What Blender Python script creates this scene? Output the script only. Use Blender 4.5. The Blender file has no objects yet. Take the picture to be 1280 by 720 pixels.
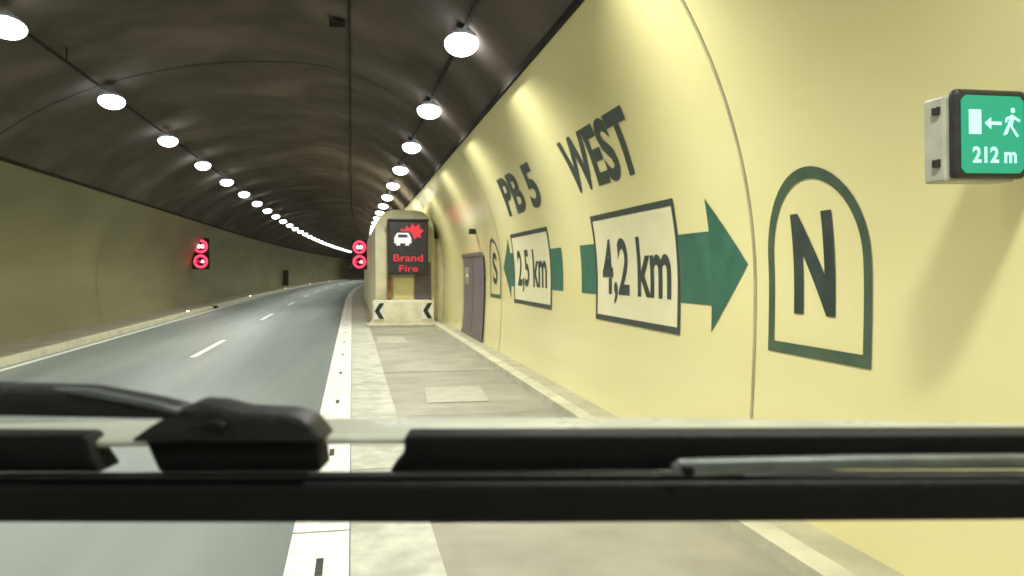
import bpy, bmesh, math, random
from mathutils import Vector, Matrix
random.seed(4)
sc = bpy.context.scene
col = sc.collection

# ------------------------------------------------------------------ helpers
def bend(x, y):
    return x + ((y-50.0)**2/2400.0 if y > 50 else 0.0)

def link(o, parent=None):
    col.objects.link(o)
    if parent: o.parent = parent
    return o

def empty(name, loc=(0,0,0), rot=(0,0,0)):
    e = bpy.data.objects.new(name, None)
    e.empty_display_size = .2
    e.location = loc; e.rotation_euler = rot
    return link(e)

def mesh_obj(name, verts, faces, mat=None, parent=None, smooth=False):
    me = bpy.data.meshes.new(name)
    me.from_pydata(verts, [], faces); me.update()
    if smooth:
        for p in me.polygons: p.use_smooth = True
    o = bpy.data.objects.new(name, me)
    if mat: me.materials.append(mat)
    return link(o, parent)

def box(name, x0,x1,y0,y1,z0,z1, mat, parent=None, bevel=0.0, seg=2):
    v=[(x,y,z) for x in (x0,x1) for y in (y0,y1) for z in (z0,z1)]
    f=[(0,1,3,2),(4,6,7,5),(0,4,5,1),(2,3,7,6),(0,2,6,4),(1,5,7,3)]
    o=mesh_obj(name,v,f,mat,parent)
    if bevel:
        m=o.modifiers.new('b','BEVEL'); m.width=bevel; m.segments=seg; m.limit_method='ANGLE'
    return o

def prism(name, pts, y0, y1, mat, parent=None, bevel=0.0, seg=3):
    """polygon in xz, extruded along y"""
    n=len(pts)
    v=[(p[0],y0,p[1]) for p in pts]+[(p[0],y1,p[1]) for p in pts]
    f=[tuple(range(n)), tuple(range(2*n-1,n-1,-1))]
    for i in range(n):
        j=(i+1)%n
        f.append((i,i+n,j+n,j))
    o=mesh_obj(name,v,f,mat,parent)
    bm=bmesh.new(); bm.from_mesh(o.data); bmesh.ops.recalc_face_normals(bm,faces=bm.faces); bm.to_mesh(o.data); bm.free()
    if bevel:
        m=o.modifiers.new('b','BEVEL'); m.width=bevel; m.segments=seg; m.limit_method='ANGLE'
        for p in o.data.polygons: p.use_smooth=True
    return o

def new_mat(name):
    m=bpy.data.materials.new(name); m.use_nodes=True
    nt=m.node_tree; b=nt.nodes['Principled BSDF']
    return m,nt,b

def N(nt,t,**kw):
    n=nt.nodes.new(t)
    for k,v in kw.items(): setattr(n,k,v)
    return n

def noise_mat(name, c1, c2, scale=2.0, rough=(.5,.7), detail=5, bump=0.0, bscale=60, stretch=(1,1,1), metallic=0, lo=.35, hi=.65, third=None, tscale=.3, tl=(.45,.7), spec=.5):
    m,nt,b=new_mat(name)
    geo=N(nt,'ShaderNodeNewGeometry')
    mp=N(nt,'ShaderNodeMapping'); mp.inputs['Scale'].default_value=stretch
    nt.links.new(geo.outputs['Position'],mp.inputs['Vector'])
    no=N(nt,'ShaderNodeTexNoise'); no.inputs['Scale'].default_value=scale; no.inputs['Detail'].default_value=detail
    nt.links.new(mp.outputs[0],no.inputs['Vector'])
    r=N(nt,'ShaderNodeValToRGB')
    r.color_ramp.elements[0].position=lo; r.color_ramp.elements[1].position=hi
    r.color_ramp.elements[0].color=(*c1,1); r.color_ramp.elements[1].color=(*c2,1)
    nt.links.new(no.outputs['Fac'],r.inputs['Fac'])
    out=r.outputs['Color']
    if third:
        n2=N(nt,'ShaderNodeTexNoise'); n2.inputs['Scale'].default_value=tscale; n2.inputs['Detail'].default_value=4
        nt.links.new(mp.outputs[0],n2.inputs['Vector'])
        mr=N(nt,'ShaderNodeMapRange'); mr.inputs['From Min'].default_value=tl[0]; mr.inputs['From Max'].default_value=tl[1]
        nt.links.new(n2.outputs['Fac'],mr.inputs['Value'])
        mx=N(nt,'ShaderNodeMix',data_type='RGBA')
        nt.links.new(mr.outputs[0],mx.inputs['Factor']); nt.links.new(out,mx.inputs['A']); mx.inputs['B'].default_value=(*third,1)
        out=mx.outputs['Result']
    nt.links.new(out,b.inputs['Base Color'])
    rr=N(nt,'ShaderNodeMapRange'); rr.inputs['To Min'].default_value=rough[0]; rr.inputs['To Max'].default_value=rough[1]
    nt.links.new(no.outputs['Fac'],rr.inputs['Value']); nt.links.new(rr.outputs[0],b.inputs['Roughness'])
    b.inputs['Metallic'].default_value=metallic
    b.inputs['Specular IOR Level'].default_value=spec
    if bump:
        n3=N(nt,'ShaderNodeTexNoise'); n3.inputs['Scale'].default_value=bscale; n3.inputs['Detail'].default_value=2
        nt.links.new(geo.outputs['Position'],n3.inputs['Vector'])
        bp=N(nt,'ShaderNodeBump'); bp.inputs['Strength'].default_value=bump; bp.inputs['Distance'].default_value=.02
        nt.links.new(n3.outputs['Fac'],bp.inputs['Height']); nt.links.new(bp.outputs[0],b.inputs['Normal'])
    return m

def emis(name,c,s,base=(.02,.02,.02)):
    m,nt,b=new_mat(name)
    b.inputs['Base Color'].default_value=(*base,1)
    b.inputs['Emission Color'].default_value=(*c,1); b.inputs['Emission Strength'].default_value=s
    no=N(nt,'ShaderNodeTexNoise'); no.inputs['Scale'].default_value=30
    mr=N(nt,'ShaderNodeMapRange'); mr.inputs['To Min'].default_value=.3; mr.inputs['To Max'].default_value=.5
    nt.links.new(no.outputs['Fac'],mr.inputs['Value']); nt.links.new(mr.outputs[0],b.inputs['Roughness'])
    try: m.cycles.emission_sampling='NONE'
    except Exception: pass
    return m

# ------------------------------------------------------------------ materials
M_wallR=noise_mat('wall_paint_yellow',(.85,.785,.42),(.82,.75,.38),.8,(.14,.20),detail=3,stretch=(1,.4,1.2),third=(.77,.69,.33),tscale=.35,tl=(.42,.8),spec=.4)
M_wallL=noise_mat('wall_paint_left',(.23,.212,.095),(.19,.175,.08),.5,(.5,.65),detail=3,stretch=(1,.3,1.5),third=(.14,.13,.065),tscale=.2,tl=(.4,.8))  # darker, duller yellow than the right wall's paint
M_ceil=noise_mat('ceiling_concrete',(.120,.100,.090),(.085,.072,.066),.9,(.9,1.0),third=(.16,.136,.124),tscale=.45,tl=(.5,.66),spec=.0)
M_seam=noise_mat('joint_sealant',(.36,.33,.19),(.46,.43,.26),4,(.6,.8))
M_seamC=noise_mat('ceiling_joint',(.025,.023,.022),(.04,.036,.034),4,(.8,.95),spec=.1)
M_seamL=noise_mat('wall_joint_left',(.09,.085,.045),(.12,.11,.055),4,(.7,.9))  # joint colour for the left wall, darker than the right one
M_asph=noise_mat('asphalt',(.19,.22,.205),(.15,.175,.165),.9,(.34,.46),stretch=(1.3,.12,1),third=(.25,.28,.265),tscale=.5,tl=(.48,.72),bump=.25,bscale=90)
M_white=noise_mat('road_paint',(.82,.83,.76),(.60,.61,.54),7,(.4,.6),lo=.3,hi=.75)
M_gut=noise_mat('gutter_concrete',(.50,.50,.41),(.38,.38,.31),5,(.5,.7),third=(.27,.27,.22),tscale=1.5,tl=(.5,.75),bump=.25,bscale=30)
M_bay=noise_mat('layby_concrete',(.28,.265,.20),(.225,.212,.16),1.6,(.45,.65),third=(.34,.325,.25),tscale=.7,tl=(.48,.75),bump=.2,bscale=50)
M_kerb=noise_mat('kerb_concrete',(.55,.53,.38),(.42,.41,.29),3,(.5,.7),bump=.2,bscale=40)
M_walk=noise_mat('walkway_concrete',(.42,.40,.27),(.33,.31,.21),2,(.5,.7),bump=.2,bscale=40)
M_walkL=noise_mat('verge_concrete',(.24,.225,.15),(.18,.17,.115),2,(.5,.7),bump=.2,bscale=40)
M_patch=noise_mat('repair_concrete',(.38,.375,.285),(.33,.325,.25),4,(.5,.7))
M_dark=noise_mat('dark_slot',(.02,.02,.02),(.04,.04,.035),6,(.6,.8))
M_ink=noise_mat('marking_dark_paint',(.030,.045,.038),(.05,.07,.06),5,(.35,.5))
M_inkg=noise_mat('marking_olive_paint',(.055,.095,.06),(.08,.125,.075),5,(.35,.5))
M_green=noise_mat('marking_green_paint',(.03,.125,.08),(.045,.165,.105),4,(.35,.5))
M_panel=noise_mat('marking_white_paint',(.84,.80,.53),(.80,.76,.48),3,(.3,.45))
M_house=noise_mat('lamp_housing',(.06,.06,.06),(.10,.10,.10),10,(.6,.8))
M_door=noise_mat('door_paint',(.13,.108,.118),(.16,.135,.145),3,(.4,.6))
M_black=noise_mat('black_rubber',(.0015,.0015,.0018),(.0035,.0035,.0038),20,(.55,.7),bump=.1,bscale=120,spec=.15)
M_blackp=noise_mat('black_plastic',(.003,.0033,.0036),(.007,.007,.0075),25,(.4,.55),bump=.15,bscale=200,spec=.3)
M_cowl=noise_mat('cowl_paint',(.40,.41,.34),(.32,.33,.27),12,(.22,.35))
M_arm=noise_mat('wiper_arm_paint',(.09,.105,.10),(.06,.07,.068),30,(.35,.5),metallic=.2)
M_signb=noise_mat('sign_housing_black',(.015,.015,.015),(.03,.03,.03),10,(.35,.5))
M_grey=noise_mat('sign_box_grey',(.50,.50,.40),(.40,.40,.33),10,(.4,.5))
M_brown=noise_mat('rusty_frame',(.22,.10,.04),(.30,.15,.06),5,(.5,.7))
M_lens=emis('lamp_lens',(.94,1.0,.95),11)
M_gface=emis('exit_green',(.0,.44,.23),.95)
M_gwhite=emis('exit_white',(.50,1.0,.75),1.4)
M_red=emis('led_red',(1.0,.03,.07),4.0)
M_redw=emis('led_pinkwhite',(1.0,.55,.6),3.0)
M_redt=emis('led_red_text',(1.0,.02,.06),.85)
M_white_led=emis('led_white',(1.0,.9,.85),1.1)
M_stud=emis('kerb_stud_face',(1.0,1.0,.8),4)

# ------------------------------------------------------------------ tunnel profile
CX,CZ,R=-1.37,1.8,4.81
A_L=7.45
def right_x(z):
    if z<CZ: return 3.44-.025*(CZ-z)**2
    return CX+math.sqrt(max(0,R*R-(z-CZ)**2))
def left_x(z):
    if z<CZ: return CX-A_L+.06*(CZ-z)**2
    return CX-A_L*math.sqrt(max(0,1-((z-CZ)/R)**2))
ZR,ZL=4.82,4.45
Y0,Y1=-45.0,430.0
ys=[]
y=Y0
while y<Y1:
    ys.append(y); y+= 3 if y<60 else 6
ys.append(Y1)

def loft(name, prof, mat, parent, ylist=ys, smooth=True, closed=False):
    v=[];f=[]
    n=len(prof)
    for yy in ylist:
        for (x,z) in prof: v.append((bend(x,yy),yy,z))
    m=n if closed else n-1
    for i in range(len(ylist)-1):
        for j in range(m):
            k=(j+1)%n
            f.append((i*n+j,i*n+k,(i+1)*n+k,(i+1)*n+j))
    return mesh_obj(name,v,f,mat,parent,smooth)

tunnel=empty('road_tunnel')
pr=[(right_x(z),z) for z in [i*(ZR)/60 for i in range(61)]]
pl=[(left_x(z),z) for z in [i*(ZL)/40 for i in range(41)]]
a0=math.asin((ZR-CZ)/R)
pc=[(CX+R*math.cos(a0+(math.pi/2-a0)*i/24),CZ+R*math.sin(a0+(math.pi/2-a0)*i/24)) for i in range(25)]
a1=math.asin((ZL-CZ)/R)
pc+=[(CX-A_L*math.sin((math.pi/2-a1)*i/30),CZ+R*math.cos((math.pi/2-a1)*i/30)) for i in range(1,31)]
loft('wall_right',pr,M_wallR,tunnel)
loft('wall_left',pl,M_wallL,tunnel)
loft('ceiling',pc,M_ceil,tunnel)
def inset(prof,d):
    out=[]
    for i,(x,z) in enumerate(prof):
        a=prof[max(0,i-1)]; b=prof[min(len(prof)-1,i+1)]
        t=Vector((b[0]-a[0],b[1]-a[1])).normalized()
        out.append((x-t[1]*d,z+t[0]*d))
    return out
bead=[(right_x(ZR)-.004,ZR-.03),(right_x(ZR)-.05,ZR-.03),(right_x(ZR)-.06,ZR+.04),(right_x(ZR+.04)-.004,ZR+.04)]
loft('lining_edge_right',bead,M_seamC,tunnel,smooth=False)
bead=[(left_x(ZL)+.004,ZL-.03),(left_x(ZL)+.05,ZL-.03),(left_x(ZL)+.07,ZL+.04),(left_x(ZL+.04)+.004,ZL+.04)]
loft('lining_edge_left',bead,M_seamC,tunnel,smooth=False)
def ring(prof,y,w,d,mat,name,flip=1):
    p=inset(prof,d*flip); v=[];f=[]
    for (x,z) in p: v+= [(bend(x,y),y-w,z),(bend(x,y),y+w,z)]
    for i in range(len(p)-1): f.append((2*i,2*i+1,2*i+3,2*i+2))
    mesh_obj(name,v,f,mat,tunnel,True)
for k in range(-2,16):
    y=6.4+12.0*k
    ring(pr,y,.022,.006,M_seam,'wall_joint'); ring(pl,y,.02,.006,M_seamL,'wall_joint',-1); ring(pc,y,.03,.006,M_seamC,'ceiling_joint')
def rail(name,x,z,w,h,mat,ylist=ys):
    loft(name,[(x-w,z),(x+w,z),(x+w,z+h),(x-w,z+h)],mat,tunnel,ylist,False,True)
zc=CZ+math.sqrt(R*R-(0-CX)**2)
rail('ceiling_joint_long',-.03,zc-.03,.025,.025,M_seamC)  # raised dark strip marking the ceiling's lengthwise joint
rail('lamp_rail_right',1.62,5.50,.03,.02,M_seamC)
rail('lamp_rail_left',-5.0,5.72,.03,.03,M_seamC)
for k in range(-3,20):
    yy=13.1+10.6*k+2.6
    if yy<200:
        b_=bend(0,yy)
        box('rail_hanger',b_-5.01,b_-4.99,yy-.01,yy+.01,5.74,6.03,M_seamC,tunnel)
box('ceiling_box',-.38,-.10,14.5,14.8,6.28,6.42,M_dark,tunnel,.01)

# ------------------------------------------------------------------ ground
def strip(name,x0,x1,z,mat,y0=Y0,y1=Y1,parent=None):
    yl=[y0]+[q for q in ys if y0<q<y1]+[y1]
    return loft(name,[(x0,z),(x1,z)],mat,parent,yl,False)
strip('ground',-12,8,-.03,M_walk)
strip('road',-7.1,-.02,0,M_asph)
layby=empty('layby_pavement')
strip('slab',.6,2.86,0.0,M_bay,Y0,29.6,layby)
strip('gutter_slab',-.02,.6,0.004,M_gut,Y0,Y1,layby)
for k in range(-5,7):
    yy=1.6+4.7*k
    if yy<29: mesh_obj('slab_joint',[(.6,yy,.006),(2.86,yy,.006),(2.86,yy+.03,.006),(.6,yy+.03,.006)],[(0,1,2,3)],M_dark if k%2 else M_gut,layby)
mesh_obj('repair_patch',[(1.1,12.0,.008),(2.05,12.0,.008),(2.15,13.6,.008),(1.2,13.6,.008)],[(0,1,2,3)],M_patch,layby)
mesh_obj('repair_patch',[(.7,22.0,.008),(1.5,22.0,.008),(1.5,24.4,.008),(.7,24.4,.008)],[(0,1,2,3)],M_patch,layby)
for k in range(-10,60):
    yy=2.1+1.5*k
    if yy<110:
        b_=bend(0,yy)
        mesh_obj('gutter_joint',[(b_-.01,yy,.009),(b_+.6,yy,.009),(b_+.6,yy+.02,.009),(b_-.01,yy+.02,.009)],[(0,1,2,3)],M_bay,layby)
mk=empty('road_marking')
strip('edge_line_right',-.45,-.03,.010,M_white,parent=mk)
strip('edge_line_left',-6.95,-6.8,.006,M_white,parent=mk)
for k in range(-3,18):
    y0=19.4+14.1*k; 
    strip('centre_dash',-3.68,-3.53,.006,M_white,y0,y0+4.6,mk)
for k in range(-4,40):
    yy=5.3+3.45*k
    b_=bend(0,yy)
    mesh_obj('drain_slot',[(b_-.25,yy,.014),(b_-.20,yy,.014),(b_-.20,yy+.33,.014),(b_-.25,yy+.33,.014)],[(0,1,2,3)],M_dark,mk)
    mesh_obj('stone_joint',[(b_-.45,yy+.9,.014),(b_-.03,yy+.9,.014),(b_-.03,yy+.92,.014),(b_-.45,yy+.92,.014)],[(0,1,2,3)],M_bay,mk)
kr=empty('kerb')
loft('kerb_right',[(2.86,0.0),(2.87,.10),(3.06,.11),(3.06,.0)],M_kerb,kr,smooth=False)
loft('kerb_left',[(-7.1,0.0),(-7.12,.14),(-7.32,.15),(-7.32,.0)],M_kerb,kr,smooth=False)
strip('walkway',3.06,3.5,.10,M_walk)
strip('walkway',-8.9,-7.32,.145,M_walkL)
for yy in (15.5,38,60,85,112,140):
    s=empty('kerb_stud',(bend(-7.22,yy),yy,.15))
    box('base',-.09,.09,-.08,.08,0,.03,M_house,s,.01)
    box('lens',-.06,.06,-.095,-.08,.005,.05,M_stud,s)  # stud's front face emits light of its own
for yy in (14.2,44):
    box('kerb_drain',-7.3,-6.97,yy,yy+.6,.0,.155,M_dark,None,.01)

# ------------------------------------------------------------------ lamps
def lens_mesh():
    bm=bmesh.new()
    bmesh.ops.create_uvsphere(bm,u_segments=24,v_segments=16,radius=1)
    for v in bm.verts:
        v.co.x*=.25; v.co.y*=.44  # lens oversized, its shape taking in the lamp's glow
        v.co.z*=.16 if v.co.z<0 else .09
    me=bpy.data.meshes.new('lamp_lens'); bm.to_mesh(me); bm.free()
    for p in me.polygons: p.use_smooth=True
    me.materials.append(M_lens); return me
LM=lens_mesh()
hb=None
def mk_light(p):
    AL=bpy.data.lights.new('lamp_light','AREA'); AL.shape='RECTANGLE'; AL.size=.3; AL.size_y=.5; AL.energy=p; AL.color=(1.0,1.0,.90); AL.spread=math.radians(148)
    return AL
A1,A2=mk_light(165),mk_light(80)
def lamp(x,y,z,tilt):
    global hb
    e=empty('tunnel_lamp',(bend(x,y),y,z),(0,tilt,0))
    l=link(bpy.data.objects.new('lens',LM),e); l.location=(0,0,-.08)
    if y<170:
        a=link(bpy.data.objects.new('light',A1 if y<42 else A2),e); a.location=(0,0,-.25)
    if hb is None:
        h=box('housing',-.16,.16,-.32,.32,-.03,.05,M_house,e,.02); hb=h.data
    else:
        h=link(bpy.data.objects.new('housing',hb),e)
for k in range(-5,46):
    lamp(1.62,11.9+5.1*k,5.46,math.radians(6))
    lamp(-5.0,13.1+5.3*k,5.68,math.radians(-6))

# ------------------------------------------------------------------ markings on right wall
OFF=.006
def to_wall(u_y,z,off=OFF):
    x=right_x(z); dz=.01
    t=Vector((right_x(z+dz)-right_x(z-dz),2*dz)).normalized()
    return (x-t[1]*off, u_y, z+t[0]*off)
def cut(bm,step=.09):
    zs=[v.co.y for v in bm.verts]; lo,hi=min(zs),max(zs)
    y=math.ceil(lo/step)*step
    while y<hi:
        g=bm.verts[:]+bm.edges[:]+bm.faces[:]
        bmesh.ops.bisect_plane(bm,geom=g,plane_co=(0,y,0),plane_no=(0,1,0),dist=1e-5)
        y+=step
def wall_flat(name,bm,mat,parent,off=OFF):
    """bm: x = along reading direction (mapped to -Y), y = height"""
    cut(bm)
    for v in bm.verts: v.co=Vector(to_wall(-v.co.x,v.co.y,off))
    me=bpy.data.meshes.new(name); bm.to_mesh(me); bm.free()
    me.materials.append(mat)
    return link(bpy.data.objects.new(name,me),parent)
def text_mesh(s,bold=.02,space=1.0):
    cu=bpy.data.curves.new('t','FONT'); cu.body=s; cu.offset=bold; cu.resolution_u=4; cu.space_character=space
    o=bpy.data.objects.new('t',cu); col.objects.link(o)
    bpy.context.view_layer.update()
    dg=bpy.context.evaluated_depsgraph_get()
    me=bpy.data.meshes.new_from_object(o.evaluated_get(dg))
    bpy.data.objects.remove(o)
    bm=bmesh.new(); bm.from_mesh(me)
    bmesh.ops.remove_doubles(bm,verts=bm.verts,dist=1e-4)
    xs=[v.co.x for v in bm.verts]; yy=[v.co.y for v in bm.verts]
    x0,x1,y0,y1=min(xs),max(xs),min(yy),max(yy)
    for v in bm.verts:
        v.co=Vector(((v.co.x-x0)/(x1-x0),(v.co.y-y0)/(y1-y0),0))
    return bm
def wall_text(name,s,yl,yr,z0,z1,mat,parent,bold=.02,off=OFF):
    bm=text_mesh(s,bold)
    for v in bm.verts: v.co=Vector((-yl+v.co.x*(yl-yr), z0+v.co.y*(z1-z0),0))
    return wall_flat(name,bm,mat,parent,off)
def poly_bm(pts_yz):
    bm=bmesh.new(); vs=[bm.verts.new((-p[0],p[1],0)) for p in pts_yz]; bm.faces.new(vs); return bm
def ring_bm(outer,inner):
    bm=bmesh.new(); n=len(outer)
    o=[bm.verts.new((-p[0],p[1],0)) for p in outer]; i=[bm.verts.new((-p[0],p[1],0)) for p in inner]
    for k in range(n):
        j=(k+1)%n; bm.faces.new((o[k],o[j],i[j],i[k]))
    return bm
def rect(yl,yr,z0,z1): return [(yl,z0),(yr,z0),(yr,z1),(yl,z1)]
def arch(yl,yr,z0,z1):
    c=(yl+yr)/2; r=(yl-yr)/2; zs=z1-r*1.02
    p=[(yl,z0),(yr,z0)]
    for k in range(0,25):
        a=math.pi*k/24
        p.append((c-r*math.cos(a),zs+r*1.02*math.sin(a)))
    return p
def frame_rect(name,yl,yr,z0,z1,t,mat,parent,off=OFF+.004):
    return wall_flat(name,ring_bm(rect(yl,yr,z0,z1),rect(yl-t,yr+t,z0+t,z1-t)),mat,parent,off)

s=empty('tunnel_portal_sign')
t=.09
wall_flat('frame',ring_bm(arch(6.16,4.80,1.33,2.78),arch(6.16-t,4.80+t,1.33+t,2.78-t)),M_inkg,s)
wall_text('letter','N',5.77,5.22,1.66,2.44,M_ink,s,.04)
s=empty('tunnel_portal_sign')
wall_flat('frame',ring_bm(arch(19.95,18.5,1.33,2.78),arch(19.95-t,18.5+t,1.33+t,2.78-t)),M_inkg,s)
wall_text('letter','S',19.55,18.95,1.66,2.44,M_ink,s,.02)

s=empty('distance_sign')
wall_flat('arrow_head',poly_bm([(7.25,1.40),(6.52,2.06),(7.25,2.70)]),M_green,s)
wall_flat('arrow_shaft',poly_bm(rect(8.0,7.252,1.66,2.38)),M_green,s)
wall_flat('arrow_tail',poly_bm(rect(11.75,11.0,1.66,2.38)),M_green,s)
wall_flat('panel',poly_bm(rect(11.0,8.0,1.31,2.77)),M_panel,s)
frame_rect('border',11.0,8.0,1.31,2.77,.075,M_ink,s)
wall_text('label','4,2 km',10.68,8.25,1.55,2.42,M_ink,s,.022,OFF+.004)
s=empty('distance_sign')
wall_flat('arrow_head',poly_bm([(17.25,1.40),(17.25,2.70),(18.15,2.06)]),M_green,s)
wall_flat('arrow_shaft',poly_bm(rect(17.25,16.9,1.66,2.38)),M_green,s)
wall_flat('arrow_tail',poly_bm(rect(13.6,12.85,1.66,2.38)),M_green,s)
wall_flat('panel',poly_bm(rect(16.9,13.6,1.31,2.77)),M_panel,s)
frame_rect('border',16.9,13.6,1.31,2.77,.08,M_ink,s)
wall_text('label','2,5 km',16.5,13.95,1.55,2.42,M_ink,s,.022,OFF+.004)
s=empty('wall_lettering')
wall_text('west','WEST',11.5,8.65,3.12,3.88,M_ink,s,.035)
s=empty('wall_lettering')
wall_text('bay','PB 5',16.5,13.45,3.12,3.88,M_ink,s,.035)

# door in right wall
d=empty('steel_door')
wall_flat('leaf',poly_bm(rect(24.6,20.8,.12,2.42)),M_door,d,.03)
frame_rect('door_frame',24.7,20.7,.11,2.5,.1,M_door,d,.05)
wall_flat('gap',poly_bm(rect(22.75,22.70,.14,2.40)),M_dark,d,.036)
wall_text('letter','H',24.2,23.6,1.6,2.1,M_panel,d,.02,.04)
e=empty('wall_camera',(3.15,21.4,3.05))
box('body',-.05,.12,-.10,.10,-.07,.07,M_signb,e,.02)
box('arm',.12,.2,-.03,.03,-.03,.03,M_signb,e)

# ------------------------------------------------------------------ emergency exit sign
e=empty('emergency_exit_sign',(3.10,3.45,2.67),(0,math.radians(-1.5),math.radians(4)))
box('back_box',-.225,.21,.035,.17,-.225,.20,M_grey,e,.012)
box('front_frame',-.215,.225,-.03,.034,-.215,.225,M_signb,e,.03,4)
prism('face',[(-.19,-.165),(-.165,-.19),(.165,-.19),(.19,-.165),(.19,.165),(.165,.19),(-.165,.19),(-.19,.165)],-.036,-.031,M_gface,e)
def flat_text(name,s,x0,x1,z0,z1,y,mat,parent,bold=.01):
    bm=text_mesh(s,bold)
    for v in bm.verts: v.co=Vector((x0+v.co.x*(x1-x0),y,z0+v.co.y*(z1-z0)))
    me=bpy.data.meshes.new(name); bm.to_mesh(me); bm.free(); me.materials.append(mat)
    return link(bpy.data.objects.new(name,me),parent)
def flat_poly(name,pts,y,mat,parent):
    return mesh_obj(name,[(p[0],y,p[1]) for p in pts],[tuple(range(len(pts)))],mat,parent)
flat_text('digits','212 m',-.13,.14,-.14,-.06,-.040,M_gwhite,e,.03)
flat_poly('door_icon',[(-.15,.0),(-.075,.0),(-.075,.12),(-.15,.12)],-.039,M_gwhite,e)
flat_poly('arrow_icon',[(-.055,.055),(-.015,.085),(-.015,.063),(.05,.063),(.05,.047),(-.015,.047),(-.015,.025)],-.039,M_gwhite,e)
flat_poly('runner_torso',[(.085,.045),(.115,.04),(.13,.095),(.105,.10)],-.039,M_gwhite,e)
flat_poly('runner_head',[(.118+.014*math.cos(a*.7),.12+.014*math.sin(a*.7)) for a in range(9)],-.0395,M_gwhite,e)
flat_poly('runner_leg',[(.10,.043),(.118,.04),(.155,-.005),(.142,-.012)],-.0392,M_gwhite,e)
flat_poly('runner_leg_front',[(.083,.045),(.10,.042),(.085,.005),(.06,-.005),(.062,.008)],-.0394,M_gwhite,e)
flat_poly('runner_arm',[(.13,.09),(.165,.075),(.16,.062),(.125,.078)],-.0396,M_gwhite,e)
flat_poly('runner_arm_front',[(.11,.095),(.075,.085),(.068,.06),(.08,.06),(.088,.076),(.108,.08)],-.0397,M_gwhite,e)
for (x,z) in [(-.245,.13),(-.245,-.13)]:
    box('clamp',x,x+.035,.06,.10,z-.02,z+.02,M_signb,e,.005)
box('wall_bracket',.2,.32,.05,.15,-.12,.12,M_grey,e,.01)

# ------------------------------------------------------------------ end of lay-by structure
YB=30.0
eb=empty('layby_end_wall')
yl2=[YB]+[q for q in ys if q>YB]
bp_=[(.85,0)]
for (x,z) in [(.85,3.5)]: bp_.append((x,z))
for k in range(1,10):
    a=math.pi-math.pi/2*k/9
    bp_.append((1.55+.7*math.cos(a),3.5+.75*math.sin(a)))
for k in range(1,10):
    a=math.pi/2-math.pi/2*k/9
    bp_.append((2.3+.72*math.cos(a),3.45+.8*math.sin(a)))
bp_.append((3.02,0))
M_end=noise_mat('end_wall_paint',(.70,.66,.44),(.62,.58,.38),2,(.4,.6),third=(.48,.44,.29),tscale=1.2,tl=(.5,.75))
loft('side',bp_,M_end,eb,yl2,True)
mesh_obj('front',[(p[0],YB,p[1]) for p in bp_],[tuple(range(len(bp_)))],M_end,eb)
box('post',1.28,1.42,29.85,29.98,.0,3.9,M_brown,eb,.01)
box('recess_door',2.30,2.90,29.93,29.99,.1,2.3,M_door,eb,.01)
box('side_panel',1.5,2.25,29.95,29.995,.9,1.75,M_wallR,eb,.01)
mesh_obj('return_wall',[(3.02,30.4,0),(3.6,30.4,0),(3.6,30.4,3.2),(3.02,30.4,3.2)],[(0,1,2,3)],M_end,eb)

v=empty('variable_message_sign',(2.03,29.55,2.83))
box('cabinet',-.72,.72,-.12,.25,-1.0,1.0,M_signb,v,.03)
box('bezel_top',-.75,.75,-.2,.0,.99,1.05,M_signb,v,.01)
flat_text('line_brand','Brand',-.55,.52,-.50,-.24,-.13,M_redt,v,.01)
flat_text('line_fire','Fire',-.34,.34,-.88,-.64,-.13,M_redt,v,.01)
flat_poly('car_icon',[(-.52,.16),(-.52,.36),(-.42,.54),(.0,.54),(.1,.36),(.1,.16)],-.125,M_white_led,v)
flat_poly('car_window',[(-.40,.37),(-.36,.48),(-.06,.48),(-.02,.37)],-.129,M_signb,v)
for cx_ in (-.38,-.05):
    flat_poly('car_wheel',[(cx_-.07,.08),(cx_+.07,.08),(cx_+.07,.2),(cx_-.07,.2)],-.130,M_white_led,v)
flat_poly('flame_icon',[(-.30,.60),(-.26,.70),(-.14,.66),(-.08,.80),(.04,.70),(.14,.90),(.24,.76),(.38,.88),(.42,.70),(.56,.64),(.42,.50),(.46,.36),(.32,.40),(.20,.30),(.16,.44),(.05,.60)],-.128,M_redt,v)

cb=empty('crash_barrier')
pp=[(.62,0),(.62,.12),(.70,.20),(.72,.86),(.80,.92),(2.80,.92),(2.88,.86),(2.90,.20),(2.98,.12),(2.98,0)]
M_bar=noise_mat('barrier_white',(.70,.66,.48),(.56,.53,.38),3,(.4,.6))
prism('block',pp,28.9,29.6,M_bar,cb,.03)
for x0 in (.74,2.46):
    box('chevron_plate',x0,x0+.42,28.86,28.895,.24,.86,M_white,cb,.006)
    flat_poly('chevron',[(x0+.04,.55),(x0+.21,.83),(x0+.38,.83),(x0+.21,.55),(x0+.38,.27),(x0+.21,.27)],28.852,M_signb,cb)
box('base_plinth',.5,3.0,28.4,29.7,.0,.10,M_kerb,cb,.02)

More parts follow.
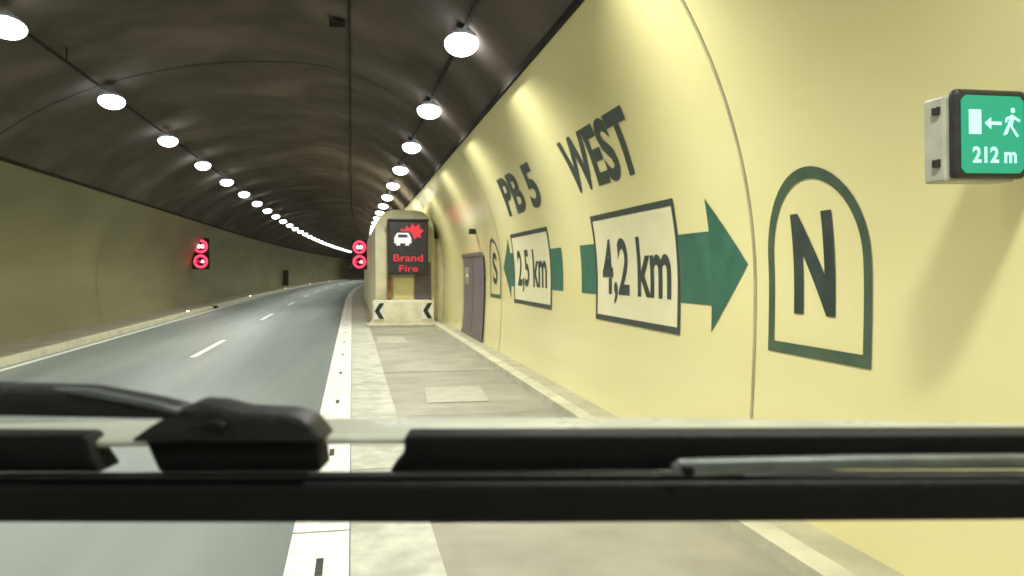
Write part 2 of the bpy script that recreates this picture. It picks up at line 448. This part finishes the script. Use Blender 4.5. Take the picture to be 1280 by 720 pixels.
# ------------------------------------------------------------------ lane signals
def disc(name,r0,r1,cz,y,mat,parent,n=40):
    vs=[];f=[]
    for k in range(n):
        a=2*math.pi*k/n
        vs+=[(r0*math.cos(a),y,cz+r0*math.sin(a)),(r1*math.cos(a),y,cz+r1*math.sin(a))]
    for k in range(n):
        j=(k+1)%n; f.append((2*k,2*k+1,2*j+1,2*j))
    return mesh_obj(name,vs,f,mat,parent)
def signal(x,y,z,side):
    e=empty('led_speed_sign',(x,y,z))
    box('cabinet',-.46,.46,.0,.22,-.86,.86,M_signb,e,.03)
    for cz in (.42,-.42):
        disc('ring',.255,.37,cz,-.01,M_red,e)
    flat_text('number','80',-.19,.19,.30,.54,-.012,M_redw,e,.03)
    for cx_,m in ((-.13,M_redt),(.09,M_redw)):
        flat_poly('car_symbol',[(cx_-.08,-.50),(cx_-.08,-.42),(cx_-.04,-.34),(cx_+.06,-.34),(cx_+.10,-.42),(cx_+.10,-.50)],-.012,m,e)
    if side>0: box('bracket',.4,.75,.05,.15,-.1,.1,M_house,e)
    else: box('bracket',-.8,-.4,.05,.15,-.1,.1,M_house,e)
    return e
signal(-8.25,47,2.92,-1)
signal(.42,47,2.92,1)

e=empty('emergency_phone_box',(-8.62,19.5,1.0))
box('cabinet',-.1,.12,-.2,.2,-.25,.25,M_dark,e,.02)
box('lid',.12,.14,-.17,.17,-.22,.22,M_house,e,.01)
e=empty('cable_cabinet',(bend(-8.3,95),95,.15))
box('cabinet',-.3,.3,-.4,.4,0,1.9,M_dark,e,.03)
box('plinth',-.34,.34,-.44,.44,0,.12,M_kerb,e)

# ------------------------------------------------------------------ vehicle front end (wipers + cowl), metres, local frame
veh=empty('windshield_wiper',(0,0,2.0),(0,0,math.radians(-11.31)))
def cm(pts): return [(a/100,b/100) for a,b in pts]
prism('blade',cm([(-62,-18.6),(-62,-22.0),(0,-22.1),(64,-21.7),(64,-18.3),(0,-18.5)]),.69,.72,M_black,veh,.006)
prism('blade_spine',cm([(-62,-18.2),(-62,-18.6),(64,-18.2),(64,-17.9),(0,-18.0)]),.70,.715,M_blackp,veh,.001)
prism('linkage_cover_a',cm([(-62,-14.9),(-39.0,-15.1),(-38.3,-16.8),(-37.2,-18.35),(-62,-18.4)]),.72,.76,M_black,veh,.004)
prism('linkage_cover_b',cm([(-33.4,-15.1),(-17.6,-15.2),(-17.3,-18.3),(-32.0,-18.35),(-32.6,-17)]),.72,.76,M_black,veh,.004)
prism('linkage_cover_c',cm([(-9.8,-15.0),(64,-14.8),(64,-18.0),(-11.2,-18.3),(-9.8,-16.6)]),.72,.76,M_black,veh,.004)
prism('arm',cm([(13.6,-16.9),(14.3,-16.3),(16,-16.2),(30,-15.9),(64,-15.7),(64,-16.5),(30,-16.9),(19,-17.45),(15,-17.6),(13.9,-17.4)]),.675,.69,M_arm,veh,.003)
prism('arm_pivot',cm([(14.9+.5*math.cos(k*.52),-16.95+.5*math.sin(k*.52)) for k in range(12)]),.668,.68,M_black,veh,.001)
prism('arm_rod',cm([(20,-17.75),(40,-17.35),(64,-17.4),(64,-17.7),(40,-17.7)]),.68,.69,M_arm,veh,.0008)
prism('arm_left',cm([(-62,-9.6),(-44.8,-10.3),(-38,-10.5),(-33,-11.4),(-29.4,-12.2),(-29,-13.2),(-44,-12.9),(-62,-12.9)]),.70,.74,M_blackp,veh,.006)
prism('arm_left_highlight',cm([(-40,-10.25),(-37,-10.3),(-31,-11.5),(-29.0,-12.1),(-29.2,-12.4),(-33,-11.6),(-38,-10.7)]),.69,.70,M_arm,veh,.001)  # lighter strip modelled as the highlight along the arm's top edge
prism('hub',cm([(-34,-15.2),(-32,-13.8),(-30,-12.6),(-28.4,-11.8),(-26.5,-11.9),(-24,-12.5),(-20,-12.7),(-18,-13.2),(-16.5,-15.2)]),.70,.75,M_blackp,veh,.006)
prism('hub_cap',cm([(-26+1.1*math.cos(k*.52),-13.6+.5*math.sin(k*.52)) for k in range(12)]),.69,.70,M_black,veh,.002)

cw=empty('vehicle_cowl',(0,0,2.0),(0,0,math.radians(-11.31)))
vs=[];fs=[]
nx=40
prof=[(.745,-.1620),(.742,-.1570),(.76,-.1535),(.80,-.1530),(.86,-.1572),(.93,-.1740),(.93,-.185)]
for i in range(nx+1):
    x=-.75+1.5*i/nx
    sag=.009*(x/.75)**2
    for (yy,zz) in prof: vs.append((x,yy-.02*(x/.75)**2,zz-sag))
n=len(prof)
for i in range(nx):
    for j in range(n-1):
        fs.append((i*n+j,(i+1)*n+j,(i+1)*n+j+1,i*n+j+1))
o=mesh_obj('top_panel',vs,fs,M_cowl,cw,True)
sb=o.modifiers.new('s','SUBSURF'); sb.levels=1; sb.render_levels=1

# ------------------------------------------------------------------ world
w=bpy.data.worlds.new('World'); sc.world=w; w.use_nodes=True
nt=w.node_tree; bg=nt.nodes['Background']
sky=nt.nodes.new('ShaderNodeTexSky'); sky.sky_type='NISHITA'; sky.sun_disc=False
sky.sun_elevation=math.radians(1); sky.sun_rotation=math.radians(180)
nt.links.new(sky.outputs[0],bg.inputs[0]); bg.inputs[1].default_value=.01

# ------------------------------------------------------------------ camera
cam=bpy.data.cameras.new('Camera'); cam.lens=28.1; cam.clip_start=.05; cam.clip_end=1000
cam.dof.use_dof=True; cam.dof.focus_distance=3.8; cam.dof.aperture_fstop=5
co=bpy.data.objects.new('Camera',cam); col.objects.link(co)
co.location=(0,0,2.0); co.rotation_euler=(math.radians(90-1.26),0,math.radians(-11.31))
sc.camera=co
sc.view_settings.view_transform='Standard'; sc.view_settings.look='None'; sc.view_settings.exposure=0
